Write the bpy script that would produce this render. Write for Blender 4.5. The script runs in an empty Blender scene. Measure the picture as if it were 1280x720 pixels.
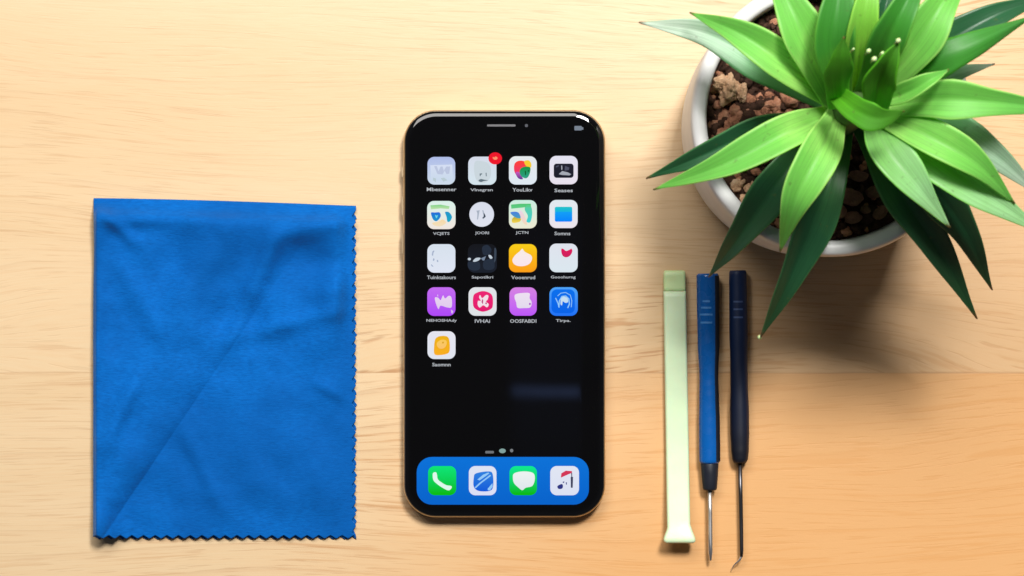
import bpy, bmesh, math, random
import numpy as np
from mathutils import Vector, Matrix, noise
from mathutils.geometry import tessellate_polygon
random.seed(7)
sc = bpy.context.scene
C = sc.collection

# ------------------------------------------------------------------ camera
H = 0.90                                   # lens height above the tabletop (m)
FPX = 2981.0                               # focal length in pixels of a 1280 wide frame
cam_d = bpy.data.cameras.new('camera'); cam = bpy.data.objects.new('camera', cam_d); C.objects.link(cam)
cam.location = (0, 0, H); cam.rotation_euler = (0, 0, 0)
cam_d.sensor_width = 36; cam_d.lens = 36 * FPX / 1280
cam_d.clip_start = 0.01; cam_d.clip_end = 50
cam_d.dof.use_dof = True; cam_d.dof.focus_distance = 0.885; cam_d.dof.aperture_fstop = 20
sc.camera = cam

# ------------------------------------------------------------------ world (dim room, darker overhead)
w = bpy.data.worlds.new('World'); sc.world = w; w.use_nodes = True
nt = w.node_tree; N = nt.nodes; L = nt.links
bg = N['Background']
tc = N.new('ShaderNodeTexCoord'); sx = N.new('ShaderNodeSeparateXYZ'); L.new(tc.outputs['Generated'], sx.inputs[0])
rp = N.new('ShaderNodeValToRGB')
rp.color_ramp.elements[0].position = 0.0; rp.color_ramp.elements[0].color = (0.50, 0.55, 0.64, 1)
rp.color_ramp.elements[1].position = 1.0; rp.color_ramp.elements[1].color = (0.035, 0.037, 0.042, 1)
e = rp.color_ramp.elements.new(0.80); e.color = (0.34, 0.38, 0.46, 1)
e = rp.color_ramp.elements.new(0.955); e.color = (0.06, 0.065, 0.075, 1)
L.new(sx.outputs['Z'], rp.inputs[0])
def wmath(op, a, b=None, c=None):
    n = N.new('ShaderNodeMath'); n.operation = op
    for i, v in enumerate((a, b, c)):
        if v is None: continue
        if isinstance(v, (int, float)): n.inputs[i].default_value = v
        else: L.new(v, n.inputs[i])
    return n.outputs[0]
# bluish glow added overhead to make a faint streak in the phone's glass
yy = wmath('DIVIDE', sx.outputs['Y'], sx.outputs['Z']); xx = wmath('DIVIDE', sx.outputs['X'], sx.outputs['Z'])
def soft(v, c, half, fall):
    d = wmath('ABSOLUTE', wmath('SUBTRACT', v, c))
    m = N.new('ShaderNodeMapRange'); m.interpolation_type = 'SMOOTHSTEP'
    L.new(d, m.inputs[0]); m.inputs[1].default_value = half - fall; m.inputs[2].default_value = half + fall
    m.inputs[3].default_value = 1; m.inputs[4].default_value = 0
    return m.outputs[0]
s1 = wmath('MULTIPLY', soft(yy, -0.0445, 0.0022, 0.0010), soft(xx, 0.018, 0.0165, 0.0015))
s2 = wmath('MULTIPLY', soft(yy, -0.02, 0.055, 0.02), soft(xx, 0.019, 0.017, 0.006))
zpos = wmath('GREATER_THAN', sx.outputs['Z'], 0.5)
sw = wmath('MULTIPLY', wmath('ADD', wmath('MULTIPLY', s1, 4.2), wmath('MULTIPLY', s2, 0.25)), zpos)
mx = N.new('ShaderNodeMix'); mx.data_type = 'RGBA'; mx.blend_type = 'ADD'; mx.inputs[0].default_value = 1
sc_ = N.new('ShaderNodeVectorMath'); sc_.operation = 'SCALE'; sc_.inputs[0].default_value = (0.35, 0.55, 1.25)
L.new(sw, sc_.inputs['Scale'])
L.new(rp.outputs[0], mx.inputs[6]); L.new(sc_.outputs[0], mx.inputs[7])
L.new(mx.outputs[2], bg.inputs[0]); bg.inputs[1].default_value = 0.15

# ------------------------------------------------------------------ lamps (a room window and an added fill)
def area(name, loc, target, sx_, sy_, power, col):
    d = bpy.data.lights.new(name, 'AREA'); d.shape = 'RECTANGLE'; d.size = sx_; d.size_y = sy_
    d.energy = power; d.color = col
    o = bpy.data.objects.new(name, d); C.objects.link(o); o.location = loc
    o.rotation_euler = (Vector(target) - Vector(loc)).to_track_quat('-Z', 'Y').to_euler()
    return o
area('window_light', (0.27, 0.64, 1.22), (0.0, 0.0, 0.0), 0.24, 0.28, 22.6, (1.0, 0.975, 0.945))
area('added_fill_light', (-0.25, 0.78, 1.15), (-0.1, 0, 0), 0.85, 0.50, 13.8, (1.0, 0.96, 0.92))  # added wide lamp for the phone's edge highlight and the left side

sc.view_settings.view_transform = 'Standard'; sc.view_settings.look = 'None'
sc.view_settings.exposure = 0.0; sc.view_settings.gamma = 1.0
sc.render.engine = 'CYCLES'

# ------------------------------------------------------------------ helpers
def P(px, py, z=0.0):
    """where the sight line through photo pixel (px,py) meets height z"""
    d = (H - z) / FPX
    return Vector(((px - 640) * d, (360 - py) * d, z))
PX = H / FPX                                # one photo pixel at table height
def srgb(r, g, b):
    f = lambda v: (v / 255 / 12.92) if v <= 10.3 else ((v / 255 + 0.055) / 1.055) ** 2.4
    return (f(r), f(g), f(b), 1)

class Mt:
    """tiny node helper"""
    def __init__(s, name):
        s.m = bpy.data.materials.new(name); s.m.use_nodes = True
        s.N = s.m.node_tree.nodes; s.L = s.m.node_tree.links
        s.b = s.N['Principled BSDF']; s.out = s.N['Material Output']
    def n(s, t, **kw):
        x = s.N.new(t)
        for k, v in kw.items(): setattr(x, k, v)
        return x
    def link(s, a, b): s.L.new(a, b)
    def val(s, sock, v):
        if isinstance(v, (int, float, tuple)): sock.default_value = v
        else: s.L.new(v, sock)
    def math(s, op, a, b=None, c=None, clamp=False):
        x = s.n('ShaderNodeMath', operation=op); x.use_clamp = clamp
        for i, v in enumerate((a, b, c)):
            if v is not None: s.val(x.inputs[i], v)
        return x.outputs[0]
    def coords(s, scale=(1, 1, 1), kind='Object', rot=(0, 0, 0), loc=(0, 0, 0)):
        t = s.n('ShaderNodeTexCoord'); m = s.n('ShaderNodeMapping')
        m.inputs['Scale'].default_value = scale; m.inputs['Rotation'].default_value = rot; m.inputs['Location'].default_value = loc
        s.link(t.outputs[kind], m.inputs[0]); return m.outputs[0]
    def noise(s, vec, scale=5, detail=4, rough=0.5, dist=0):
        x = s.n('ShaderNodeTexNoise'); s.link(vec, x.inputs['Vector'])
        x.inputs['Scale'].default_value = scale; x.inputs['Detail'].default_value = detail
        x.inputs['Roughness'].default_value = rough; x.inputs['Distortion'].default_value = dist
        return x.outputs['Fac']
    def ramp(s, fac, stops):
        x = s.n('ShaderNodeValToRGB'); s.link(fac, x.inputs[0])
        el = x.color_ramp.elements
        while len(el) < len(stops): el.new(0.5)
        for e, (p, c) in zip(el, stops):
            e.position = p; e.color = c if len(c) == 4 else (*c, 1)
        return x.outputs[0]
    def rng(s, v, a, b, c=0., d=1., smooth=True):
        x = s.n('ShaderNodeMapRange'); x.interpolation_type = 'SMOOTHSTEP' if smooth else 'LINEAR'
        s.val(x.inputs[0], v)
        for i, q in zip((1, 2, 3, 4), (a, b, c, d)): x.inputs[i].default_value = q
        return x.outputs[0]
    def mix(s, f, a, b, blend='MIX'):
        x = s.n('ShaderNodeMix', data_type='RGBA', blend_type=blend)
        s.val(x.inputs[0], f); s.val(x.inputs[6], a); s.val(x.inputs[7], b)
        return x.outputs[2]
    def bump(s, h, strength=0.3, dist=0.001):
        x = s.n('ShaderNodeBump'); x.inputs['Strength'].default_value = strength; x.inputs['Distance'].default_value = dist
        s.link(h, x.inputs['Height']); s.link(x.outputs[0], s.b.inputs['Normal']); return x
    def p(s, **kw):
        names = dict(col='Base Color', rough='Roughness', metal='Metallic', spec='Specular IOR Level',
                     ecol='Emission Color', estr='Emission Strength', coat='Coat Weight', crough='Coat Roughness',
                     sheen='Sheen Weight', srough='Sheen Roughness', sss='Subsurface Weight', sscale='Subsurface Scale',
                     trans='Transmission Weight', ior='IOR', stint='Sheen Tint')
        for k, v in kw.items(): s.val(s.b.inputs[names[k]], v)
        return s

def new_mesh(name, verts, faces, mat=None, parent=None, origin=(0, 0, 0), smooth=True, uvs=None, mats=None, mi=None):
    me = bpy.data.meshes.new(name)
    o0 = Vector(origin)
    me.from_pydata([tuple(Vector(v) - o0) for v in verts], [], faces)
    for m in (mats or ([mat] if mat else [])): me.materials.append(m)
    if mi is not None: me.polygons.foreach_set('material_index', mi)
    me.polygons.foreach_set('use_smooth', [smooth] * len(me.polygons))
    if uvs is not None:
        uvl = me.uv_layers.new(name='UVMap')
        for lp in me.loops: uvl.data[lp.index].uv = uvs[lp.vertex_index]
    me.update()
    o = bpy.data.objects.new(name, me); C.objects.link(o)
    if parent is not None: o.parent = parent
    else: o.location = o0
    return o
def tag(o, label=None, cat=None, group=None, kind=None):
    if label: o['label'] = label
    if cat: o['category'] = cat
    if group: o['group'] = group
    if kind: o['kind'] = kind
    return o
def root(name, loc, label, cat, group=None):
    o = bpy.data.objects.new(name, None); o.empty_display_size = 0.01; C.objects.link(o); o.location = loc
    return tag(o, label, cat, group)

def catmull(pts, n, closed=False):
    pts = [Vector(p) for p in pts]; out = []
    k = len(pts)
    if closed: idx = lambda i: pts[i % k]; segs = k
    else:
        a = pts[0] * 2 - pts[1]; b = pts[-1] * 2 - pts[-2]
        ext = [a] + pts + [b]; idx = lambda i: ext[i + 1]; segs = k - 1
    for i in range(segs):
        p0, p1, p2, p3 = idx(i - 1), idx(i), idx(i + 1), idx(i + 2)
        for j in range(n):
            t = j / n
            out.append(0.5 * ((2 * p1) + (p2 - p0) * t + (2 * p0 - 5 * p1 + 4 * p2 - p3) * t * t + (3 * p1 - p0 - 3 * p2 + p3) * t ** 3))
    if not closed: out.append(pts[-1])
    return out

def rounded_rect(cx, cy, hw, hh, r, n=8):
    """closed outline, counter clockwise, plain coordinates"""
    out = []
    for (sx_, sy_, a0) in ((1, 1, 0), (-1, 1, 90), (-1, -1, 180), (1, -1, 270)):
        for i in range(n + 1):
            a = math.radians(a0 + 90 * i / n)
            out.append((cx + sx_ * (hw - r) + r * math.cos(a), cy + sy_ * (hh - r) + r * math.sin(a)))
    return out

# ------------------------------------------------------------------ tabletop
def wood_material():
    m = Mt('pale_wood')
    co = m.coords()
    sep = m.n('ShaderNodeSeparateXYZ'); m.link(co, sep.inputs[0])
    X, Y = sep.outputs[0], sep.outputs[1]
    y_joint = float(P(0, 466).y)
    below = m.math('LESS_THAN', Y, y_joint)                       # second board
    # board dependent shift of the figure
    cmb = m.n('ShaderNodeCombineXYZ'); m.link(X, cmb.inputs[0]); m.link(Y, cmb.inputs[1])
    m.link(m.math('MULTIPLY', below, 3.7), cmb.inputs[2])
    V = cmb.outputs[0]
    def mp(scale, loc=(0, 0, 0), rot=0):
        x = m.n('ShaderNodeMapping'); m.link(V, x.inputs[0]); x.inputs['Scale'].default_value = scale
        x.inputs['Location'].default_value = loc; x.inputs['Rotation'].default_value = (0, 0, rot); return x.outputs[0]
    # cathedral figure: contour lines of a slow, long noise
    slow = m.noise(mp((2.2, 9, 1), (0.3, 0.2, 0)), 1.0, 2.0, 0.45)
    wob = m.noise(mp((14, 120, 1)), 1.0, 3, 0.6)
    h = m.math('ADD', m.math('MULTIPLY', slow, 13.0), m.math('ADD', m.math('MULTIPLY', Y, 88.0), m.math('MULTIPLY', wob, 0.35)))
    fr = m.math('FRACT', h)
    ring = m.math('POWER', fr, 9.0)
    ring2 = m.rng(fr, 0.97, 1.0, 1.0, 0.0)
    broken = m.rng(m.noise(mp((16, 60, 1), (2, 5, 0)), 1.0, 3, 0.6), 0.34, 0.58)
    ringm = m.math('MULTIPLY', m.math('MULTIPLY', ring, ring2), broken)
    # patches where the figure is stronger
    strong = m.rng(m.noise(mp((3.5, 8, 1), (1.7, 0.4, 0)), 1.0, 1, 0.5), 0.36, 0.62, 0.36, 1.0)
    strong = m.math('MULTIPLY', strong, m.rng(m.math('SUBTRACT', X, m.math('MULTIPLY', Y, 1.1)), -0.16, 0.20, 0.22, 1.0))
    cm2 = m.n('ShaderNodeCombineXYZ'); m.link(X, cm2.inputs[0]); m.link(m.math('ADD', Y, m.math('MULTIPLY', slow, 0.10)), cm2.inputs[1]); m.link(m.math('MULTIPLY', below, 3.7), cm2.inputs[2])
    V = cm2.outputs[0]
    # short dark flecks
    fl = m.rng(m.noise(mp((48, 1500, 1)), 1.0, 2, 0.55), 0.565, 0.66)
    fl2 = m.rng(m.noise(mp((22, 560, 1), (4, 9, 0)), 1.0, 3, 0.6), 0.55, 0.65)
    fine = m.noise(mp((60, 2600, 1)), 1.0, 3, 0.6)
    broad = m.noise(mp((3, 22, 1), (3, 1, 0)), 1.0, 3, 0.5)
    base = m.ramp(broad, [(0.30, (0.615, 0.445, 0.25)), (0.50, (0.64, 0.475, 0.28)), (0.72, (0.66, 0.50, 0.305))])
    c = m.mix(m.math('MULTIPLY', m.rng(fine, 0.3, 0.7), 0.16), base, (0.60, 0.31, 0.115, 1))
    c = m.mix(m.math('MULTIPLY', m.math('MULTIPLY', ringm, strong), 0.95), c, (0.34, 0.15, 0.05, 1))
    c = m.mix(m.math('MULTIPLY', m.math('MULTIPLY', fl, strong), 1.0), c, (0.34, 0.16, 0.06, 1))
    c = m.mix(m.math('MULTIPLY', m.math('MULTIPLY', fl2, strong), 1.0), c, (0.42, 0.19, 0.06, 1))
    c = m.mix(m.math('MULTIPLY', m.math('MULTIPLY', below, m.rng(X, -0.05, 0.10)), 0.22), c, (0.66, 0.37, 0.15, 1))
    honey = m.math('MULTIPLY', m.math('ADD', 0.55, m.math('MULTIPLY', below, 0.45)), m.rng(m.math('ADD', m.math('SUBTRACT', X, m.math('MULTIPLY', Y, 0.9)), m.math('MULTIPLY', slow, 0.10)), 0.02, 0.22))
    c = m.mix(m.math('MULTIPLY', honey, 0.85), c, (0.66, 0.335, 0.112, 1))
    jd = m.math('ABSOLUTE', m.math('SUBTRACT', Y, y_joint))
    jl = m.math('MULTIPLY', m.rng(jd, 0.0001, 0.0006, 1, 0), m.rng(m.noise(mp((22, 1, 1)), 1.0, 2), 0.35, 0.6, 0.1, 1.0))
    c = m.mix(m.math('MULTIPLY', jl, 0.45), c, (0.36, 0.17, 0.06, 1))
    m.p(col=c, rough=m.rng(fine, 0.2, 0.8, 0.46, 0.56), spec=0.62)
    hh = m.math('SUBTRACT', m.math('MULTIPLY', fine, 0.5), m.math('ADD', fl, m.math('ADD', m.math('MULTIPLY', jl, 0.8), ringm)))
    m.bump(hh, 0.10, 0.0003)
    return m.m
bm = bmesh.new()
bmesh.ops.create_cube(bm, size=1)
for v in bm.verts: v.co = Vector((v.co.x * 1.9, v.co.y * 1.5, v.co.z * 0.03 - 0.015))
bmesh.ops.bevel(bm, geom=bm.edges[:], offset=0.003, segments=3, affect='EDGES')
me = bpy.data.meshes.new('tabletop'); bm.to_mesh(me); bm.free(); me.materials.append(wood_material())
tab = bpy.data.objects.new('tabletop', me); C.objects.link(tab)
tag(tab, 'pale honey coloured wooden tabletop with fine horizontal grain', 'tabletop', kind='structure')

# ------------------------------------------------------------------ blue cloth
def cloth():
    m = Mt('blue_microfibre')
    co = m.coords((1, 1, 1))
    f1 = m.noise(m.coords((420, 1700, 900)), 1.0, 2, 0.6)
    f2 = m.noise(m.coords((60, 150, 60)), 1.0, 4, 0.6)
    f3 = m.noise(m.coords((3200, 3200, 3200)), 1.0, 1, 0.5)
    fac = m.math('ADD', m.math('MULTIPLY', f1, 0.7), m.math('MULTIPLY', f2, 0.3))
    c = m.ramp(fac, [(0.28, (0.0006, 0.080, 0.31)), (0.5, (0.0008, 0.106, 0.41)), (0.72, (0.0014, 0.130, 0.48))])
    nap = m.rng(m.noise(m.coords((22, 16, 22), loc=(0.35, 0.1, 0)), 1.0, 3, 0.5), 0.42, 0.62)
    c = m.mix(m.math('MULTIPLY', nap, 0.5), c, (0.0003, 0.068, 0.28, 1))
    m.p(col=c, rough=0.8, spec=0.08, sheen=0.36, srough=0.35, stint=(0.55, 0.75, 1, 1))
    m.bump(m.math('ADD', m.math('MULTIPLY', f1, 0.6), m.math('ADD', m.math('MULTIPLY', f3, 0.3), m.math('MULTIPLY', f2, 0.5))), 0.45, 0.0004)
    x0, x1, y0, y1 = 117.0, 439.5, 252.0, 668.0          # photo pixels
    NX, NV = 300, 380
    pitch, amp = 14.6, 2.7
    tri = lambda s: abs(((s / pitch) % 1.0) * 2 - 1) * 2 - 1
    def sst(a, b, x):
        t = min(max((x - a) / (b - a), 0), 1); return t * t * (3 - 2 * t)
    def seg(x, y, ax, ay, bx, by):
        """signed distance to the line and the position along it"""
        dx, dy = bx - ax, by - ay; l = math.hypot(dx, dy); dx /= l; dy /= l
        return (x - ax) * dy - (y - ay) * dx, ((x - ax) * dx + (y - ay) * dy) / l
    def win(t, a=0.12):
        return sst(-a, a, t) * (1 - sst(1 - a, 1 + a, t))
    def height(x, y):
        h = 2.0
        # roll of the top fold
        # main diagonal fold (left flap stands above the right panel)
        d, t = seg(x, y, 345, 352, 128, 672)
        # d<0 on the left flap
        k = sst(-0.35, 0.35, t)
        grow = 0.75 + 0.75 * sst(0.1, 1.05, t)
        h += k * grow * ((1 - math.exp(d / 17.0)) if d < 0 else 0.0)
        # lifted corner by the lower left
        h += 2.0 * math.exp(-(((x - 128) / 26) ** 2 + ((y - 668) / 34) ** 2))
        # ridge from centre to the upper right
        for (a, b_, c_, d_, wd, am) in ((283, 440, 350, 285, 13, 0.9), (340, 300, 435, 268, 14, 0.6), (300, 420, 440, 385, 12, 0.6), (210, 400, 285, 290, 20, 0.8), (395, 430, 438, 330, 20, 0.7),
                                        (172, 470, 130, 560, 12, 0.9), (222, 525, 285, 650, 10, 0.28),
                                        (395, 478, 445, 506, 8, 0.35), (150, 330, 200, 420, 16, 0.7),
                                        (330, 395, 440, 360, 24, 0.9), (118, 255, 165, 300, 8, 0.6), (125, 345, 118, 470, 9, 0.5), (360, 560, 436, 640, 22, 0.35)):
            dd, tt = seg(x, y, a, b_, c_, d_)
            h += am * math.exp(-(dd / wd) ** 2) * win(tt, 0.3)
        for (a, b_, rx, ry, am) in ((295, 392, 34, 26, -0.9), (375, 388, 28, 22, -0.7), (172, 288, 40, 14, -0.8), (330, 520, 60, 60, 0.35), (240, 320, 34, 24, 0.35), (400, 300, 28, 20, 0.3)):
            h += am * math.exp(-(((x - a) / rx) ** 2 + ((y - b_) / ry) ** 2))
        n1 = noise.noise(Vector((x / 34, y / 40, 1.3))); n2 = noise.noise(Vector((x / 15, y / 17, 4.1))); n3 = noise.noise(Vector((x / 80, y / 90, 8)))
        h += 0.34 * n1 + 0.06 * n2 + 0.55 * n3
        h = 2.6 + (h - 2.0) * 3.0
        # roll of the top fold
        h += 4.6 * math.exp(-((y - 271 - 0.03 * (x - 117)) / (12.0 if y < 271 + 0.03 * (x - 117) else 34.0)) ** 2)
        # settle to the table at the free edges
        er = sst(0, 22, x1 - x); eb = sst(0, 50, y1 - y); el = sst(0, 5, x - x0)
        bl = math.exp(-((x - 118) / 40) ** 2)
        h = 1.15 + (h - 1.15) * (0.30 + 0.70 * er) * (0.55 + 0.45 * max(eb, bl)) * (0.62 + 0.38 * el)
        return max(h, 0.8)
    verts, faces = [], []
    top_slope = lambda x: max(0.0, (x - x0) / (x1 - x0)) ** 1.5 * 9.5        # the fold line drops to the right in the photo
    def outline(u, v01, lower):
        ph = 5.0 if lower else 0.0
        yv = v01
        xr = x1 + 3.0 + amp * tri(yv + ph) + (1.2 if lower else 0)
        xl = x0 + 1.3 * math.sin((yv - 250) / 55.0) * math.exp(-((yv - 290) / 60) ** 2) + (1.2 if lower else 0)
        q = max(0.0, (u - 0.955) / 0.045)
        return xl + (x1 - xl) * u + (xr - x1) * q
    rows = []
    for j in range(NV + 1):                                    # upper sheet, top to bottom
        v = j / NV
        row = []
        for i in range(NX + 1):
            u = i / NX
            xb = x0 + (x1 - x0) * u
            ty = y0 + 1.5 + top_slope(xb)
            yb = ty + (y1 - ty) * v
            x = outline(u, yb, False)
            qb = max(0.0, (v - 0.965) / 0.035)
            y = yb + qb * (3.0 + 0.85 * amp * tri(x + 3))
            z = height(x, y) * 0.001
            if v < 0.06: z = (0.0014 + (z - 0.0014) * math.sin(math.pi / 2 * v / 0.06) ** 0.8)
            row.append(P(x, y, z))
        rows.append(row)
    # fold nose and lower sheet
    nose = []
    for k in range(1, 6):
        a = math.pi * k / 6
        row = []
        for i in range(NX + 1):
            u = i / NX; xb = x0 + (x1 - x0) * u; ty = y0 + 1.5 + top_slope(xb)
            z = 0.0014 * 0.5 + 0.00035 / 2 + (0.0014 - 0.00035) / 2 * math.cos(a)
            row.append(P(outline(u, ty, False), ty - 5.0 * math.sin(a), z))
        nose.append(row)
    low = []
    for j in range(121):
        v = j / 120; row = []
        for i in range(NX + 1):
            u = i / NX; xb = x0 + (x1 - x0) * u; ty = y0 + 1.5 + top_slope(xb)
            yb = ty + (y1 - ty) * v
            x = outline(u, yb, True)
            qb = max(0.0, (v - 0.965) / 0.035)
            y = yb + qb * (3.6 + amp * tri(x + 7))
            row.append(P(x, y, 0.00035))
        low.append(row)
    allrows = rows[::-1] + nose + low
    for r in allrows: verts += r
    W = NX + 1
    for j in range(len(allrows) - 1):
        for i in range(NX):
            a = j * W + i; faces.append((a, a + 1, a + W + 1, a + W))
    o = new_mesh('cleaning_cloth', verts, faces, m.m, None, P(280, 460, 0))
    sol = o.modifiers.new('thickness', 'SOLIDIFY'); sol.thickness = 0.0005; sol.offset = 0
    tag(o, 'folded blue microfibre cloth with zigzag cut edges lying left of the phone', 'cloth')
cloth()

# ------------------------------------------------------------------ phone
PH = 0.0080                                  # phone thickness
phx, phy = 630.5, 392.0
phone = root('smartphone', P(phx, phy, 0), 'black smartphone with gold edge, screen lit with rows of app icons', 'phone')
PO = phone.location
def shell(cx, cy, hw, hh, r, prof, name, mat, cap_top=True, cap_bottom=True, n=14):
    """stack of rounded rectangles; prof = list of (inset, z) in metres; outline px given at its own height"""
    verts, faces = [], []; rings = []
    for (ins, z) in prof:
        c0 = P(cx, cy, 0.006)
        rr = rounded_rect(c0.x, c0.y, hw - ins, hh - ins, max(r - ins, 0.0003), n)
        rings.append(len(verts)); verts += [Vector((x, y, z)) for x, y in rr]
    k = len(verts) // len(prof)
    for a in range(len(prof) - 1):
        for i in range(k):
            j = (i + 1) % k
            faces.append((rings[a] + i, rings[a] + j, rings[a + 1] + j, rings[a + 1] + i))
    if cap_top: faces.append(tuple(rings[-1] + i for i in range(k)))
    if cap_bottom: faces.append(tuple(rings[0] + i for i in reversed(range(k))))
    return new_mesh(name, verts, faces, mat, phone, PO)
d6 = (H - 0.006) / FPX
bw, bh, br = 126.5 * d6, 255.0 * d6, 41 * d6
gold = Mt('gold_steel').p(col=(0.60, 0.46, 0.29, 1), metal=1.0, rough=0.34).m
mg = Mt('screen_glass'); sm = mg.noise(mg.coords((30, 60, 30)), 1.0, 4, 0.6)
mg.p(col=(0.0026, 0.0026, 0.0030, 1), rough=mg.rng(sm, 0.3, 0.8, 0.012, 0.03), spec=0.5)
glass_m = mg.m
prof = []
for k in range(9):
    a = math.pi * k / 8; prof.append((0.0006 * (1 - math.sin(a)), 0.0004 + 0.0066 * (1 - math.cos(a)) / 2))
shell(phx, phy, bw, bh, br, [(0.0011, 0.0003)] + prof, 'frame', gold)
gp = [(0.00065, 0.0069), (0.00067, 0.0070)]
for k in range(1, 9):                                        # curved edge of the cover glass
    a = math.pi / 2 * k / 8; gp.append((0.00067 + 0.0040 * (1 - math.cos(a)), 0.0070 + 0.0011 * math.sin(a)))
for k in range(1, 4): gp.append((0.00467 + 0.0015 * k, 0.0081 + 0.00001 * k))
shell(phx, phy, bw, bh, br, gp, 'screen_glass', glass_m, cap_bottom=False)
ZS = 0.00816
# back glass
shell(phx, phy, bw - 0.0008, bh - 0.0008, br, [(0.0012, 0.0), (0.0002, 0.0004), (0.0002, 0.0006)], 'back_glass', glass_m)
# side keys
def key(px, y_a, y_b, name):
    sgn = -1 if px < 640 else 1
    xa = PO.x + sgn * (bw - 0.0004); xb = PO.x + sgn * (bw + 0.00062)
    ya, yb = P(0, y_a, .004).y, P(0, y_b, .004).y
    bm = bmesh.new(); bmesh.ops.create_cube(bm, size=1)
    for v in bm.verts:
        v.co = Vector((xa + (xb - xa) * (v.co.x + .5), ya + (yb - ya) * (v.co.y + .5), 0.0038 + 0.0026 * v.co.z)) - PO
    bmesh.ops.recalc_face_normals(bm, faces=bm.faces[:])
    bmesh.ops.bevel(bm, geom=bm.edges[:], offset=0.0003, segments=2, affect='EDGES')
    me = bpy.data.meshes.new(name); bm.to_mesh(me); bm.free(); me.materials.append(gold)
    o = bpy.data.objects.new(name, me); C.objects.link(o); o.parent = phone
key(500, 208, 222, 'mute_switch'); key(500, 246, 270, 'volume_button'); key(500, 292, 318, 'volume_button')
key(760, 262, 300, 'power_button')

ecache = {}
def emat(c, c2=None):
    """lit display colour, optional second colour towards the bottom of the shape"""
    key_ = (c, c2)
    if key_ in ecache: return ecache[key_]
    m = Mt('display_light'); m.p(col=(0.002, 0.002, 0.002, 1), rough=0.08, spec=0.5)
    a = srgb(*c)
    if c2:
        t = m.n('ShaderNodeTexCoord'); s = m.n('ShaderNodeSeparateXYZ'); m.link(t.outputs['Generated'], s.inputs[0])
        m.p(ecol=m.ramp(s.outputs[1], [(0.05, srgb(*c2)), (0.95, a)]), estr=0.97)
    else: m.p(ecol=a, estr=0.97)
    ecache[key_] = m.m
    return m.m
level = {'n': 0}
def flat(name, outlines, mat, parent, z, mats=None):
    """flat display figure from one or more closed outlines in photo pixels"""
    verts, faces, mi = [], [], []
    for q, ol in enumerate(outlines):
        vs = [P(x, y, z + 0.000006 * (q if mats else 0)) for x, y in ol]
        b = len(verts); verts += vs
        for t in tessellate_polygon([vs]):
            a, c, d = t
            nrm = (vs[c] - vs[a]).cross(vs[d] - vs[a])
            if abs(nrm.z) < 1e-14: continue
            faces.append((b + a, b + c, b + d) if nrm.z > 0 else (b + a, b + d, b + c)); mi.append(q if mats else 0)
    return new_mesh(name, verts, faces, mat, parent, PO, smooth=False, mats=mats, mi=mi if mats else None)
def blob(pts, n=5): return [(p.x, p.y) for p in catmull([(x, y, 0) for x, y in pts], n, True)]
def ell(cx, cy, rx, ry, n=28): return [(cx + rx * math.cos(2 * math.pi * i / n), cy + ry * math.sin(2 * math.pi * i / n)) for i in range(n)]
def rr(cx, cy, hw, hh, r): return rounded_rect(cx, cy, hw, hh, r, 8)
def stroke(pts, wd):
    """outline of a polyline stroke"""
    v = [Vector(p) for p in pts]; l, r = [], []
    for i, p in enumerate(v):
        t = (v[min(i + 1, len(v) - 1)] - v[max(i - 1, 0)]).normalized(); n_ = Vector((-t.y, t.x)) * wd / 2
        l.append(tuple(p + n_)); r.append(tuple(p - n_))
    return l + r[::-1]

font_curve = None
def text(name, s, cx, cy, width, height, mat, parent, z):
    cu = bpy.data.curves.new('tmp', 'FONT'); cu.body = s; cu.size = 1; cu.resolution_u = 2; cu.offset = 0.018
    to = bpy.data.objects.new('tmp', cu); C.objects.link(to)
    bpy.context.view_layer.update()
    me = bpy.data.meshes.new_from_object(to.evaluated_get(bpy.context.evaluated_depsgraph_get()))
    bpy.data.objects.remove(to); bpy.data.curves.remove(cu)
    xs = [v.co.x for v in me.vertices]; ys = [v.co.y for v in me.vertices]
    mx_, my_ = (max(xs) + min(xs)) / 2, (max(ys) + min(ys)) / 2
    c = P(cx, cy, z); d = (H - z) / FPX
    fx = width * d / (max(xs) - min(xs)); fy = height * d / (max(ys) - min(ys))
    for v in me.vertices: v.co = Vector((c.x + (v.co.x - mx_) * fx, c.y + (v.co.y - my_) * fy, z)) - PO
    me.materials.clear(); me.materials.append(mat)
    me.name = name
    o = bpy.data.objects.new(name, me); C.objects.link(o); o.parent = parent
    return o
Z1, Z2, Z3, Z4 = ZS + 0.00002, ZS + 0.00005, ZS + 0.00008, ZS + 0.00011
WHITE = (226, 231, 240); CAP = emat((182, 186, 192))
def crop(ox, oy, s, pts): return [(ox + x / s, oy + y / s) for x, y in pts]
S = 11.64
def icon(cx, cy, hw, hh, c, c2, caption, cw, ccx, ccy, shape='sq'):
    ol = rr(cx, cy, hw, hh, 8.6) if shape == 'sq' else ell(cx, cy, hw, hh, 40)
    o = flat('app_icon', [ol], emat(c, c2), phone, Z1)
    if caption: text('icon_caption', caption, ccx, ccy, cw, 4.5 if caption[0].isupper() else 4.2, CAP, o, Z1)
    return o
def sym(parent, ol, c, c2=None, z=Z2, name='icon_symbol'): return flat(name, ol if isinstance(ol[0][0], (tuple, list)) else [ol], emat(c, c2), parent, z)
hs = 17.3
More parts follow.
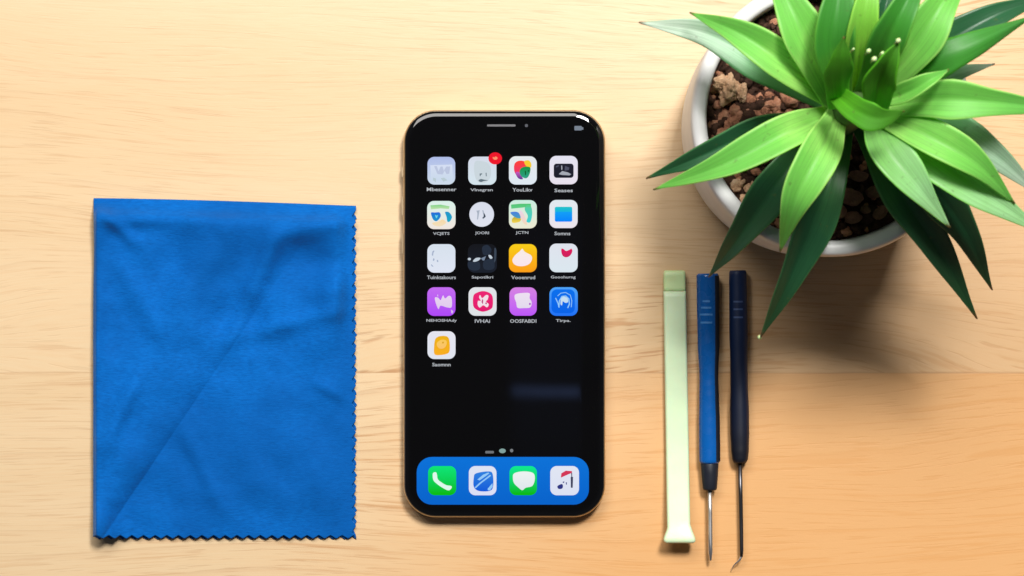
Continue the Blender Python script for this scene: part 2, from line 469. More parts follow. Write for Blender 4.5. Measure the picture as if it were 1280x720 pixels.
# row 1
i = icon(551.7, 213.4, hs, hs, (178, 192, 235), (208, 222, 238), 'Mbesenner', 37, 552, 236.7)
c = lambda p: crop(525, 185, S, p)
sym(i, [c([(150, 250), (470, 240), (480, 480), (160, 470)])], (216, 225, 246), (204, 220, 238))
sym(i, [c([(205, 265), (245, 262), (270, 340), (300, 270), (330, 270), (345, 335), (380, 270), (440, 268), (425, 375), (385, 380), (360, 330), (330, 385), (255, 380)])], (190, 200, 226), None, Z3)
sym(i, [c([(190, 430), (235, 445), (230, 500), (190, 470)]), c([(300, 440), (350, 430), (400, 470), (340, 490)])], (188, 206, 214), None, Z3)
i = icon(602.9, 213.4, hs + .3, hs + .3, (216, 222, 236), (216, 232, 240), 'Vlnegrsn', 28, 602, 237.8)
sym(i, [blob(c([(800, 200), (900, 190), (1010, 240), (1030, 400), (960, 500), (840, 490), (790, 360)]))], (205, 217, 224))
sym(i, [c([(868, 372), (905, 368), (902, 385), (885, 388), (880, 410), (870, 410)]), c([(955, 360), (968, 360), (970, 412), (958, 412)]), blob(c([(850, 475), (885, 452), (940, 462), (990, 470), (930, 482), (885, 495)]))], (98, 116, 126), None, Z3)
b = flat('notification_badge', [ell(619.0, 198.0, 8.5, 7.6)], emat((240, 20, 42)), i, Z3)
# badge glyph joined into a small symbol of its own
flat('badge_symbol', [c([(1058, 128), (1082, 140), (1098, 122), (1122, 132), (1130, 152), (1108, 172), (1080, 170), (1060, 152)])], emat((255, 150, 110)), i, Z4)
c = lambda p: crop(625, 185, S, p)
i = icon(653.6, 213.0, hs + .1, hs + .4, (232, 236, 238), (226, 236, 246), 'YouLikv', 25, 653, 237.2)
sym(i, [blob(c([(215, 225), (280, 185), (365, 200), (395, 270), (330, 290), (290, 330), (280, 400), (235, 390), (205, 320)]))], (255, 66, 48), (238, 50, 110))
sym(i, [blob(c([(355, 190), (420, 180), (455, 230), (448, 285), (400, 275), (365, 240)]))], (250, 208, 50), None, Z3)
sym(i, [blob(c([(300, 300), (360, 272), (440, 285), (430, 380), (385, 440), (320, 420), (285, 360)]))], (20, 150, 66), (40, 160, 130), Z4)
sym(i, [blob(c([(225, 360), (275, 350), (320, 420), (330, 455), (265, 440)]))], (200, 90, 190), (86, 50, 140), Z3)
sym(i, [c([(360, 335), (378, 330), (380, 385), (366, 400)]), c([(405, 325), (425, 318), (418, 345), (404, 350)])], (10, 92, 40), None, Z4 + 0.00003)
i = icon(704.5, 212.6, hs + .3, hs + .5, (232, 230, 244), (236, 228, 240), 'Seases', 23, 704.5, 238)
sym(i, [rr(704.6, 213.4, 12.4, 8.9, 3.6)], (30, 30, 46), (24, 26, 40))
sym(i, [c([(855, 380), (905, 335), (990, 355), (1035, 382), (1010, 398), (900, 392)]), c([(890, 255), (905, 255), (908, 310), (893, 320)])], (168, 172, 184), None, Z3)
sym(i, [c([(945, 260), (1010, 285), (1000, 320), (940, 330)]), c([(810, 270), (850, 250), (860, 262), (820, 285)])], (78, 80, 100), None, Z3)
# row 2
c = lambda p: crop(525, 245, S, p)
i = icon(551.7, 268.8, hs + .4, hs + .3, (222, 244, 236), (244, 234, 226), 'VCJETS', 20.5, 551.6, 292.4)
sym(i, [c([(150, 135), (300, 125), (430, 150), (420, 190), (300, 180), (160, 195)])], (132, 214, 140), (190, 228, 170))
sym(i, [blob(c([(160, 245), (215, 240), (285, 240), (300, 300), (245, 365), (190, 340)]))], (30, 110, 220), (20, 150, 205))
sym(i, [blob(c([(365, 235), (420, 235), (465, 300), (440, 365), (400, 375), (385, 300)]))], (28, 150, 205), (20, 170, 200))
sym(i, [blob(c([(218, 275), (245, 285), (262, 275), (240, 325)]))], (110, 220, 235), None, Z3)
sym(i, [blob(c([(180, 390), (260, 375), (330, 340), (380, 390), (300, 440), (210, 430)]))], (250, 220, 170), (246, 226, 190))
i = icon(602.1, 268.0, 15.4, 15.5, (220, 224, 238), (226, 230, 242), 'JOORI', 17.5, 602.5, 291.6, 'round')
sym(i, [c([(820, 215), (870, 205), (860, 250), (845, 340), (830, 345), (835, 250)]), c([(905, 205), (925, 210), (940, 300), (925, 340), (905, 320), (925, 290)])], (170, 180, 196))
sym(i, [blob(c([(928, 245), (945, 270), (955, 300), (925, 325), (905, 318), (928, 300)]))], (58, 70, 84), None, Z3)
c = lambda p: crop(625, 245, S, p)
i = icon(653.6, 267.8, hs + .1, hs + .4, (206, 240, 226), (240, 238, 214), 'JCTN', 16, 652.5, 291.2)
sym(i, [c([(160, 125), (300, 112), (450, 112), (450, 160), (360, 165), (165, 185)])], (80, 198, 116), (98, 208, 134))
sym(i, [blob(c([(385, 140), (450, 150), (468, 260), (440, 380), (385, 370), (405, 290), (360, 200)]))], (92, 208, 160), (60, 210, 212))
sym(i, [blob(c([(150, 240), (260, 235), (300, 320), (220, 310)]))], (74, 128, 226), (70, 160, 190), Z3)
sym(i, [blob(c([(175, 335), (225, 300), (300, 325), (285, 375), (185, 390)]))], (190, 170, 40), (248, 216, 80))
sym(i, [blob(c([(285, 210), (330, 240), (375, 330), (390, 420), (330, 380), (290, 280)]))], (236, 212, 232), (248, 220, 190), Z2)
i = icon(704.4, 267.5, hs + .3, hs + .3, (228, 236, 242), (240, 232, 240), 'Somns', 20, 703, 291.8)
sym(i, [rr(704.4, 267.8, 10.9, 9.3, 2.0)], (26, 196, 206), (0, 136, 255))
sym(i, [rr(704.4, 270.4, 10.2, 5.6, 1.6)], (10, 160, 250), (0, 134, 255), Z3)
# row 3
c = lambda p: crop(525, 298, S, p)
i = icon(551.7, 323.0, hs + .2, hs + .5, (218, 228, 240), (226, 232, 246), 'Tuinktakours', 36, 551.8, 346.7)
sym(i, [blob(c([(185, 185), (210, 180), (195, 215), (190, 250), (172, 240)])), blob(c([(195, 290), (212, 300), (200, 330), (188, 315)])), blob(c([(160, 375), (185, 395), (195, 410), (170, 405)])), blob(c([(250, 310), (268, 330), (258, 345), (245, 330)]))], (166, 180, 206))
i = icon(603.0, 323.0, hs + .8, hs + .6, (17, 19, 26), (24, 30, 42), 'Sapotlkri', 27, 603, 346.9)
sym(i, [blob(c([(700, 340), (770, 345), (860, 340), (870, 440), (790, 470), (705, 430)])), blob(c([(905, 130), (980, 95), (1040, 160), (1010, 230), (925, 240)])), blob(c([(930, 330), (1060, 300), (1080, 430), (990, 460), (925, 430)]))], (36, 46, 62))
sym(i, [blob(c([(1085, 140), (1110, 170), (1105, 300), (1080, 350), (1080, 250)]))], (58, 70, 86), None, Z3)
sym(i, [blob(c([(770, 330), (815, 285), (880, 285), (855, 320), (800, 340)])), blob(c([(995, 245), (1030, 245), (1055, 285), (1020, 295)])), ell(586.7, 323.8, 2.0, 1.6)], (196, 208, 220), None, Z3)
sym(i, [c([(885, 290), (960, 258), (935, 320), (915, 322)])], (120, 136, 158), None, Z3)
c = lambda p: crop(625, 298, S, p)
i = icon(653.6, 322.7, hs + .1, hs + .3, (252, 206, 20), (255, 160, 16), 'Vooenrud', 30, 654, 346.8)
sym(i, [blob(c([(325, 150), (360, 195), (450, 245), (465, 305), (420, 375), (320, 405), (220, 385), (180, 320), (215, 250), (285, 190)]))], (252, 240, 232), (252, 232, 240))
i = icon(704.4, 322.4, hs + .4, hs + .6, (226, 230, 240), (222, 234, 242), 'Gooohurng', 31, 704, 346.8)
sym(i, [blob(c([(895, 150), (925, 155), (960, 182), (1010, 165), (1040, 150), (1052, 190), (1020, 250), (965, 275), (915, 255), (893, 200)]), 4)], (228, 18, 92), (205, 30, 90))
# row 4
c = lambda p: crop(525, 352, S, p)
i = icon(551.7, 377.0, hs + .3, hs + .6, (198, 108, 244), (176, 74, 250), 'NEHOSHAdy', 38, 552, 401)
sym(i, [blob(c([(215, 235), (265, 235), (300, 270), (335, 200), (365, 245), (420, 205), (460, 240), (460, 370), (390, 375), (300, 350), (270, 400), (235, 330)]), 4)], (236, 214, 244), (226, 206, 240))
sym(i, [c([(250, 190), (262, 188), (266, 215), (252, 215)]), c([(450, 405), (485, 430), (470, 470), (455, 455)])], (222, 190, 240), None, Z3)
i = icon(603.2, 376.9, hs + .2, hs + .5, (228, 230, 234), (226, 230, 234), 'IVHAi', 19, 603, 401.3)
sym(i, [blob(c([(915, 138), (1005, 160), (1055, 215), (1060, 340), (1030, 400), (915, 438), (810, 400), (772, 335), (778, 205), (830, 160)]))], (238, 36, 116), (230, 24, 110))
sym(i, [blob(c([(875, 195), (905, 240), (960, 195), (995, 205), (985, 260), (960, 290), (1000, 330), (975, 375), (920, 345), (870, 378), (840, 340), (845, 280), (885, 280), (860, 230)]), 4)], (246, 226, 236), None, Z3)
sym(i, [ell(525 + 962 / S, 352 + 316 / S, 1.0, 1.2, 12), c([(905, 250), (920, 270), (915, 330), (895, 300)])], (190, 60, 120), None, Z4)
c = lambda p: crop(625, 352, S, p)
i = icon(653.9, 376.9, hs - .3, hs + .4, (216, 130, 230), (192, 90, 250), 'OOSFABDI', 33, 654, 401.3)
sym(i, [blob(c([(225, 185), (330, 165), (430, 170), (430, 240), (460, 300), (440, 375), (350, 385), (255, 380), (235, 300), (212, 240)]), 4)], (240, 226, 244), (230, 222, 240))
sym(i, [ell(625 + 435 / S, 352 + 325 / S, 1.2, 1.4, 12)], (170, 80, 200), None, Z3)
i = icon(704.5, 376.9, hs + .4, hs + .6, (78, 164, 252), (30, 116, 250), 'Tirpa.', 18.5, 704, 401.2)
sym(i, [rr(703.9, 376.6, 14.6, 14.9, 6.5)], (0, 112, 240), (0, 100, 235))
sym(i, [stroke([(694.5, 372.5), (697.5, 379), (699, 384.5)], 1.3), stroke([(698.5, 384), (699.3, 376), (702.5, 370.5), (707, 370), (711, 373.5), (711.8, 380), (709.6, 385)], 1.5), stroke([(697, 370), (701, 366.4), (707, 365.6), (713, 369), (714.8, 376), (714, 384)], 0.9)], (150, 206, 252), None, Z3)
sym(i, [blob([(701.5, 373), (705, 370.8), (709.4, 373), (710, 377.5), (706.5, 378.5), (703.5, 376.6), (702.6, 381.5), (700.6, 380)])], (200, 224, 244), None, Z4)
# row 5
c = lambda p: crop(525, 405, S, p)
i = icon(551.9, 431.4, hs + .2, hs + .1, (232, 232, 242), (228, 232, 242), 'Saomnn', 23, 551.8, 455.7)
sym(i, [blob(c([(225, 215), (300, 175), (400, 185), (430, 260), (432, 380), (400, 430), (300, 452), (212, 440), (205, 330)]))], (240, 180, 16), (252, 176, 30))
sym(i, [blob(c([(250, 270), (310, 230), (380, 240), (385, 300), (350, 350), (290, 358), (250, 320)]))], (252, 204, 90), (252, 196, 110), Z3)
sym(i, [ell(525 + 335 / S, 405 + 270 / S, 1.2, 1.2, 12)], (222, 160, 30), None, Z4)
# status marks in the top bezel
flat('speaker_slot', [rr(626.6, 156.8, 17.8, 1.3, 1.2)], Mt('slot_grey').p(col=(0.09, 0.09, 0.10, 1), rough=0.4).m, phone, Z1)
flat('camera_dot', [ell(658, 157, 2.0, 2.0, 16)], Mt('camera_grey').p(col=(0.07, 0.075, 0.09, 1), rough=0.2).m, phone, Z1)
flat('battery_mark', [rr(722.6, 160.2, 4.6, 2.8, 1.0), rr(728.2, 160.6, 1.0, 1.6, 0.5)], emat((122, 132, 146)), phone, Z1)
flat('page_dot', [rr(612, 565.2, 5.4, 1.6, 1.2)], emat((112, 116, 120)), phone, Z1)
flat('page_dot', [ell(628, 563.6, 4.2, 2.9)], emat((132, 164, 160)), phone, Z1)
flat('page_dot', [ell(639.5, 563.2, 2.1, 2.2, 16)], emat((122, 126, 130)), phone, Z1)
# dock
flat('dock', [rr(628.5, 601.0, 107.6, 29.8, 19)], emat((4, 114, 218), (0, 100, 206)), phone, Z1)
def dicon(cx, hw, cc, c2):
    return flat('app_icon', [rr(cx, 600.8, hw, 18.3, 8.2)], emat(cc, c2), phone, Z2)
c = lambda p: crop(515, 555, 9, p)
i = dicon(552.7, 17.6, (6, 230, 116), (4, 190, 8))
sym(i, [blob(c([(235, 330), (270, 318), (282, 350), (290, 395), (330, 430), (385, 462), (440, 472), (445, 495), (410, 522), (340, 490), (270, 440), (238, 400)]), 4)], (226, 252, 240), None, Z3)
i = dicon(603.3, 17.3, (224, 230, 246), (222, 226, 248))
sym(i, [blob(c([(720, 330), (860, 308), (908, 340), (912, 480), (870, 528), (750, 528), (695, 480), (695, 380)]))], (44, 128, 226), (14, 92, 220), Z3)
sym(i, [c([(705, 488), (755, 440), (880, 345), (890, 358), (780, 440), (715, 500)]), c([(735, 400), (800, 345), (860, 320), (870, 330), (820, 368), (760, 410)]), c([(850, 505), (905, 440), (908, 480), (880, 520), (855, 522)])], (150, 204, 250), None, Z4)
c = lambda p: crop(625, 555, 9, p)
i = dicon(654, 17.2, (8, 236, 140), (4, 188, 8))
sym(i, [blob(c([(160, 330), (260, 308), (370, 325), (392, 390), (365, 470), (290, 492), (250, 520), (205, 488), (158, 440), (145, 380)]), 4)], (240, 246, 244), (226, 234, 240), Z3)
i = dicon(705.8, 18.0, (228, 232, 246), (222, 228, 246))
sym(i, [c([(690, 330), (740, 300), (810, 305), (808, 325), (760, 345), (700, 372), (685, 378)])], (214, 52, 88), None, Z3)
sym(i, [c([(795, 370), (822, 370), (818, 492), (797, 492)]), c([(800, 322), (812, 322), (812, 372), (803, 372)])], (60, 62, 90), None, Z3)
sym(i, [blob(c([(645, 475), (690, 450), (708, 465), (700, 500), (660, 505)]), 4), c([(705, 425), (725, 420), (722, 435), (708, 440)]), c([(740, 430), (752, 432), (752, 458), (742, 455)])], (44, 52, 130), None, Z3)

# ------------------------------------------------------------------ revolved tools
def lathe(name, axis_pts, radii, mat, parent, origin, n=28, squash=1.0, cap=True, mats=None, pick=None):
    """tube of varying radius along axis points (world coordinates)"""
    verts, faces, mi = [], [], []
    A = [Vector(a) for a in axis_pts]
    for k, (a, r) in enumerate(zip(A, radii)):
        t = (A[min(k + 1, len(A) - 1)] - A[max(k - 1, 0)]).normalized()
        s = t.cross(Vector((0, 0, 1)));
        if s.length < 1e-4: s = Vector((1, 0, 0))
        s.normalize(); u = s.cross(t).normalized()
        rx, rz = (r if isinstance(r, tuple) else (r, r * squash))
        for i in range(n):
            an = 2 * math.pi * i / n
            verts.append(a + s * (rx * math.cos(an)) + u * (rz * math.sin(an)))
    for k in range(len(A) - 1):
        for i in range(n):
            j = (i + 1) % n
            faces.append((k * n + i, k * n + j, (k + 1) * n + j, (k + 1) * n + i))
    if cap:
        faces.append(tuple(range(n))); faces.append(tuple((len(A) - 1) * n + i for i in reversed(range(n))))
    o = new_mesh(name, verts, faces, mat, parent, origin)
    bm = bmesh.new(); bm.from_mesh(o.data); bmesh.ops.recalc_face_normals(bm, faces=bm.faces[:]); bm.to_mesh(o.data); bm.free()
    return o
def interp(x, pts):
    for (a, va), (b_, vb) in zip(pts, pts[1:]):
        if x <= b_:
            t = max(0, (x - a) / (b_ - a)); t = t * t * (3 - 2 * t); return va + (vb - va) * t
    return pts[-1][1]
def plastic(name, col, rough=0.35, spec=0.5, **kw):
    m = Mt(name); nz = m.noise(m.coords((250, 250, 250)), 1.0, 1, 0.5); nb = m.noise(m.coords((50, 90, 50)), 1.0, 3)
    dark = tuple(v * 0.95 for v in col[:3]) + (1,)
    m.p(col=m.mix(m.rng(nb, 0.35, 0.7), col, dark), rough=m.rng(nz, 0.2, 0.8, rough - 0.05, rough + 0.08), spec=spec, **kw)
    m.bump(nz, 0.03, 0.0002)
    return m.m
def metal(name, col, rough): 
    m = Mt(name); nz = m.noise(m.coords((800, 60, 800)), 1.0, 2)
    m.p(col=col, metal=1.0, rough=m.rng(nz, 0.2, 0.8, rough - .05, rough + .08)); return m.m

# blue handled screwdriver
zc = 0.0045
sd = root('screwdriver', P(885, 520, 0), 'bright blue handled precision screwdriver with black collar and silver shaft', 'screwdriver', 'small repair tools laid in a row')
SO = sd.location
def axx(y): return 884.6 + (y - 342) * (888.2 - 884.6) / (700 - 342)
prof_h = [(342, 12.6), (344, 13.9), (372, 14.0), (430, 13.4), (470, 11.6), (500, 12.2), (530, 12.9), (560, 13.0), (577, 12.9), (579, 11.6)]
ys = [342 + (579 - 342) * k / 90 for k in range(91)]
blue_p = plastic('blue_plastic', (0.002, 0.095, 0.37, 1), 0.26)
black_p = plastic('black_plastic', (0.012, 0.014, 0.022, 1), 0.40, 0.35)
lathe('handle', [P(axx(y), y, zc) for y in ys], [interp(y, prof_h) * PX for y in ys], blue_p, sd, SO)
# black strip along the right flank of the handle
verts, faces = [], []
for k, y in enumerate(ys[1:-1]):
    r = interp(y, prof_h) * PX + 0.00018
    c0 = P(axx(y), y, zc)
    for q in range(7):
        a = math.radians(-38 + 104 * q / 6)
        rr_ = r - (0.0004 if q in (0, 6) else 0)
        verts.append(c0 + Vector((rr_ * math.cos(a), 0, rr_ * math.sin(a))))
for k in range(len(ys) - 3):
    for q in range(6):
        a = k * 7 + q; faces.append((a, a + 7, a + 8, a + 1))
new_mesh('black_strip', verts, faces, black_p, sd, SO)
lathe('collar', [P(axx(y), y, zc) for y in (578.5, 580, 600, 610, 612.5)], [v * PX for v in (10.6, 11.2, 9.9, 9.0, 8.0)], black_p, sd, SO)
steel = metal('bright_steel', (0.80, 0.79, 0.78, 1), 0.36)
lathe('shaft', [P(axx(y), y, zc) for y in (612, 640, 680, 692, 693.5, 700, 701)], [v * PX for v in (2.9, 2.9, 2.9, 2.9, 2.3, 1.7, 0.6)], steel, sd, SO, 16)
mark_m = plastic('pale_blue_ink', (0.05, 0.22, 0.56, 1), 0.5)
for (y, hwid) in ((376.5, 4.5), (384.5, 6.2), (393, 7.8), (403, 7.2)):
    # each engraved mark curves over the handle
    v, f = [], []
    for q in range(9):
        xo = (-3.2 + (q / 8 * 2 - 1) * hwid) * PX
        r = interp(y, prof_h) * PX + 0.00006
        xo = max(-r * 0.97, xo)
        for dy in (-1.2, 1.2):
            cc = P(axx(y), y + dy, zc); v.append(cc + Vector((xo, 0, math.sqrt(max(r * r - xo * xo, 0)))))
    for q in range(8): f.append((2 * q, 2 * q + 2, 2 * q + 3, 2 * q + 1))
    new_mesh('handle_mark', v, f, mark_m, sd, SO)

# dark navy pick with a hooked tip
pk = root('hook_pick', P(924, 520, 0), 'dark navy handled pick with thin black shaft and small bent hook tip', 'pick', 'small repair tools laid in a row')
KO = pk.location
def axk(y): return 922.2 + (y - 338) * (926.6 - 922.2) / (700 - 338)
prof_k = [(338, 9.8), (340.5, 10.9), (375, 11.2), (420, 11.5), (445, 10.9), (480, 10.9), (515, 11.9), (540, 11.9), (562, 11.2), (574, 10.0), (578.5, 7.6)]
ys = [338 + (578.5 - 338) * k / 90 for k in range(91)]
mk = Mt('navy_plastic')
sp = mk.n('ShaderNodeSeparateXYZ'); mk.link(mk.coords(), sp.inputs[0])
mk.p(col=mk.ramp(mk.math('ADD', mk.math('MULTIPLY', sp.outputs[1], 12.0), 0.3, clamp=True), [(0.15, (0.005, 0.006, 0.012)), (0.95, (0.004, 0.020, 0.080))]), rough=0.46, spec=0.42)  # navy darkens to black downward: shade painted into the handle colour
mk.bump(mk.noise(mk.coords((400, 400, 400)), 1, 2), 0.06, 0.0003)
zk = 0.0038
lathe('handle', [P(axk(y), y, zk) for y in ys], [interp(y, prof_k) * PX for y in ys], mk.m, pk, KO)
dsteel = metal('dark_steel', (0.10, 0.10, 0.11, 1), 0.34)
pts = [P(925.0, 577, zk), P(925.8, 620, zk), P(926.6, 660, zk), P(927.0, 688, zk), P(926.6, 696, zk)]
lathe('shaft', pts, [v * PX for v in (2.6, 2.6, 2.5, 2.3, 2.0)], dsteel, pk, KO, 16)
hk = catmull([P(926.6, 695.5, zk), P(924.4, 700, zk), P(920.5, 703.5, zk - 0.0006), P(916.5, 708, zk - 0.0015), P(914, 714, 0.0008)], 6)
lathe('hook_tip', hk, [PX * (1.9 - 1.4 * k / (len(hk) - 1)) for k in range(len(hk))], steel, pk, KO, 12)
mark_k = plastic('grey_ink', (0.05, 0.09, 0.22, 1), 0.5)
for y in (377, 386.5, 396.5):
    v, f = [], []
    for q in range(9):
        r = interp(y, prof_k) * PX + 0.00006
        xo = (-1.0 + (q / 8 * 2 - 1) * 5.8) * PX
        for dy in (-1.1, 1.1):
            cc = P(axk(y), y + dy, zk); v.append(cc + Vector((xo, 0, math.sqrt(max(r * r - xo * xo, 0)))))
    for q in range(8): f.append((2 * q, 2 * q + 2, 2 * q + 3, 2 * q + 1))
    new_mesh('handle_mark', v, f, mark_k, pk, KO)

# pale green spudger
sp_ = root('spudger', P(847, 520, 0), 'pale mint green plastic opening tool with flared lower end', 'opening tool', 'small repair tools laid in a row')
GO = sp_.location
def bar(name, rows, mat, bev=0.0011, n=5):
    """rows: (cx px, y px, half width px, z bottom, z top) -> bar with rounded rectangle section"""
    verts, faces = [], []
    k = None
    for (cx, y, hw, z0, z1) in rows:
        zm = (z0 + z1) / 2; c0 = P(cx, y, z1)
        ring = rounded_rect(0, 0, hw * (H - z1) / FPX, (z1 - z0) / 2, min(bev, (z1 - z0) / 2 * 0.98, hw * PX * .98), n)
        k = len(ring)
        verts += [Vector((c0.x + a, c0.y, zm + b_)) for a, b_ in ring]
    for r in range(len(rows) - 1):
        for i in range(k):
            j = (i + 1) % k; faces.append((r * k + i, r * k + j, (r + 1) * k + j, (r + 1) * k + i))
    faces.append(tuple(range(k))); faces.append(tuple((len(rows) - 1) * k + i for i in reversed(range(k))))
    o = new_mesh(name, verts, faces, mat, sp_, GO)
    bm = bmesh.new(); bm.from_mesh(o.data); bmesh.ops.recalc_face_normals(bm, faces=bm.faces[:]); bm.to_mesh(o.data); bm.free()
    return o
def gx(y): return 843.3 + (y - 338) * (848.6 - 843.3) / (655 - 338)
mint = plastic('mint_plastic', (0.64, 0.80, 0.53, 1), 0.42, 0.4, sss=0.25, sscale=0.003)
mint2 = plastic('green_tip_plastic', (0.60, 0.78, 0.40, 1), 0.40, 0.4, sss=0.2, sscale=0.002)
rows = [(gx(y), y, 14.0 + 0.5 * (y - 364) / 290, 0.0008 if y < 560 else 0.0008 + 0.0042 * ((y - 560) / 96) ** 1.6, 0.0050 if y < 560 else 0.0050 + 0.0036 * ((y - 560) / 96) ** 1.6) for y in [364.2 + (656 - 364.2) * k / 40 for k in range(41)]]
for (y, hw, z0, z1) in ((660, 15.0, .0052, .0089), (664, 16.2, .0053, .0092), (668, 17.8, .0054, .0095), (672, 19.3, .0055, .0098), (675.0, 20.0, .0056, .0099), (677.5, 19.6, .0060, .0097), (679.0, 17.8, .0066, .0091)):
    rows.append((gx(y) + 0.8, y, hw, z0, z1))
bar('blade_body', rows, mint)
rows = [(gx(338), 338.0, 11.6, 0.0022, 0.0036), (gx(339), 339.2, 13.2, 0.0014, 0.0042)] + [(gx(y), y, 13.8, 0.0009, 0.0046 if y < 360 else 0.0048) for y in (341, 345, 350, 355, 360, 364.0)]
bar('wedge_tip', rows, mint2)

# ------------------------------------------------------------------ pot
RZ = 0.080
dz = (H - RZ) / FPX
pc = P(1040, 145, RZ)
RO = 176 * dz; RI = 156 * dz
prof = [(0.0, 0.0005), (RO * 0.84, 0.0005), (RO * 0.90, 0.0012), (RO * 0.94, 0.004), (RO * 0.97, 0.012), (RO * 0.985, 0.028), (RO * 0.99, 0.05), (RO * 0.995, 0.070),
        (RO * 1.0, 0.0765), (RO * 0.992, 0.0788), (RO * 0.975, 0.0798), (RO * 0.95, 0.0801), (RI * 1.03, 0.0799), (RI * 1.008, 0.0792), (RI, 0.0775), (RI * 0.992, 0.070), (RI * 0.97, 0.05), (RI * 0.94, 0.03), (0.0, 0.028)]
verts, faces = [], []; NS = 128
for (r, z) in prof:
    for i in range(NS):
        a = 2 * math.pi * i / NS; verts.append((pc.x + r * math.cos(a), pc.y + r * math.sin(a), z))
for k in range(len(prof) - 1):
    for i in range(NS):
        j = (i + 1) % NS; faces.append((k * NS + i, k * NS + j, (k + 1) * NS + j, (k + 1) * NS + i))
mp_ = Mt('white_ceramic'); nz = mp_.noise(mp_.coords((60, 60, 60)), 1, 3); nf = mp_.noise(mp_.coords((900, 900, 900)), 1, 2)
mp_.p(col=mp_.mix(mp_.rng(nz, .3, .7), (0.74, 0.74, 0.735, 1), (0.68, 0.675, 0.665, 1)), rough=0.38, spec=0.45); mp_.bump(nf, 0.08, 0.0002)
pot = new_mesh('plant_pot', verts, faces, mp_.m, None, (pc.x, pc.y, 0))
bm = bmesh.new(); bm.from_mesh(pot.data); bmesh.ops.remove_doubles(bm, verts=bm.verts[:], dist=1e-6); bmesh.ops.recalc_face_normals(bm, faces=bm.faces[:]); bm.to_mesh(pot.data); bm.free()
tag(pot, 'round white ceramic pot holding the spiky green plant', 'pot')

# ------------------------------------------------------------------ soil
def soil_mat(name, stops, rough=0.85):
    m = Mt(name); n1 = m.noise(m.coords((260, 260, 260)), 1, 5, 0.65); n2 = m.noise(m.coords((1500, 1500, 1500)), 1, 3, 0.6)
    m.p(col=m.ramp(m.math('ADD', m.math('MULTIPLY', n1, .7), m.math('MULTIPLY', n2, .3)), stops), rough=rough, spec=0.3)
    m.bump(m.math('ADD', n1, n2), 0.8, 0.0012); return m.m
dark_soil = soil_mat('dark_soil', [(0.3, (0.018, 0.009, 0.006)), (0.55, (0.075, 0.034, 0.020)), (0.75, (0.16, 0.08, 0.05))])
red_soil = soil_mat('reddish_crumbs', [(0.3, (0.14, 0.05, 0.03)), (0.5, (0.52, 0.23, 0.13)), (0.7, (0.74, 0.42, 0.28))])
tan_soil = soil_mat('tan_bark', [(0.3, (0.36, 0.18, 0.09)), (0.5, (0.72, 0.44, 0.26)), (0.7, (0.85, 0.62, 0.42))])
brown_peb = soil_mat('brown_pebble', [(0.3, (0.13, 0.06, 0.035)), (0.55, (0.30, 0.145, 0.09)), (0.75, (0.42, 0.23, 0.15))], 0.6)
SZ = 0.0705
def soil():
    verts, faces, mi = [], [], []
    rg, sg = 46, 120
    R = RI * 0.985
    def hz(x, y): return SZ + 0.0022 * noise.noise(Vector((x * 70, y * 70, 3))) + 0.0014 * noise.noise(Vector((x * 230, y * 230, 9))) + 0.0008 * noise.noise(Vector((x * 600, y * 600, 2)))
    for k in range(rg + 1):
        for i in range(sg):
            a = 2 * math.pi * i / sg; r = R * k / rg
            x, y = pc.x + r * math.cos(a), pc.y + r * math.sin(a); verts.append((x, y, hz(x, y)))
    for k in range(rg):
        for i in range(sg):
            j = (i + 1) % sg; faces.append((k * sg + i, k * sg + j, (k + 1) * sg + j, (k + 1) * sg + i)); mi.append(0)
    # crumbs: hundreds of small lumps
    bm = bmesh.new(); bmesh.ops.create_icosphere(bm, subdivisions=2, radius=1)
    iv = [v.co.copy() for v in bm.verts]; ifc = [tuple(v.index for v in f.verts) for f in bm.faces]; bm.free()
    rnd = random.Random(11)
    def crumb(x, y, z, s, mat_i):
        sd_ = rnd.random() * 100; sc3 = Vector((rnd.uniform(.6, 1.25), rnd.uniform(.6, 1.25), rnd.uniform(.45, .9)))
        rot = Matrix.Rotation(rnd.random() * 6.28, 3, 'Z') @ Matrix.Rotation(rnd.uniform(-.6, .6), 3, 'X')
        b = len(verts)
        for v in iv:
            q = v * (1 + 0.45 * noise.noise(v * 1.6 + Vector((sd_, 0, 0))))
            q = rot @ Vector((q.x * sc3.x, q.y * sc3.y, q.z * sc3.z)) * s
            verts.append((x + q.x, y + q.y, z + q.z))
        for f in ifc: faces.append(tuple(b + t for t in f)); mi.append(mat_i)
    for _ in range(1500):
        a = rnd.random() * 6.283; r = R * 0.97 * math.sqrt(rnd.random()); x, y = pc.x + r * math.cos(a), pc.y + r * math.sin(a)
        s = rnd.choice((0.0007, 0.0010, 0.0014, 0.0018)) * rnd.uniform(.8, 1.2)
        crumb(x, y, hz(x, y) + s * 0.25, s, rnd.choice((0, 0, 0, 1)))
    for _ in range(230):                       # reddish cluster left of the stem
        t = rnd.random(); bx, by = 895 + 95 * t, 165 - 45 * t
        q = P(bx + rnd.gauss(0, 11), by + rnd.gauss(0, 9), SZ); s = rnd.uniform(0.0009, 0.0026)
        if (q - Vector((pc.x, pc.y, SZ))).length > R * .95: continue
        crumb(q.x, q.y, hz(q.x, q.y) + s * rnd.uniform(.1, 1.2), s, rnd.choice((1, 1, 1, 0)))
    for _ in range(45):                        # near the front left rim
        q = P(rnd.uniform(905, 975), rnd.uniform(215, 270), SZ); s = rnd.uniform(0.0011, 0.0022)
        if (q - Vector((pc.x, pc.y, SZ))).length > R * .95: continue
        crumb(q.x, q.y, hz(q.x, q.y) + s * .5, s, rnd.choice((1, 2, 0)))
    o = new_mesh('potting_soil', verts, faces, None, None, (pc.x, pc.y, SZ), mats=[dark_soil, red_soil, tan_soil], mi=mi)
    tag(o, 'dark potting soil with reddish crumbs filling the white pot', 'soil', kind='stuff')
soil()
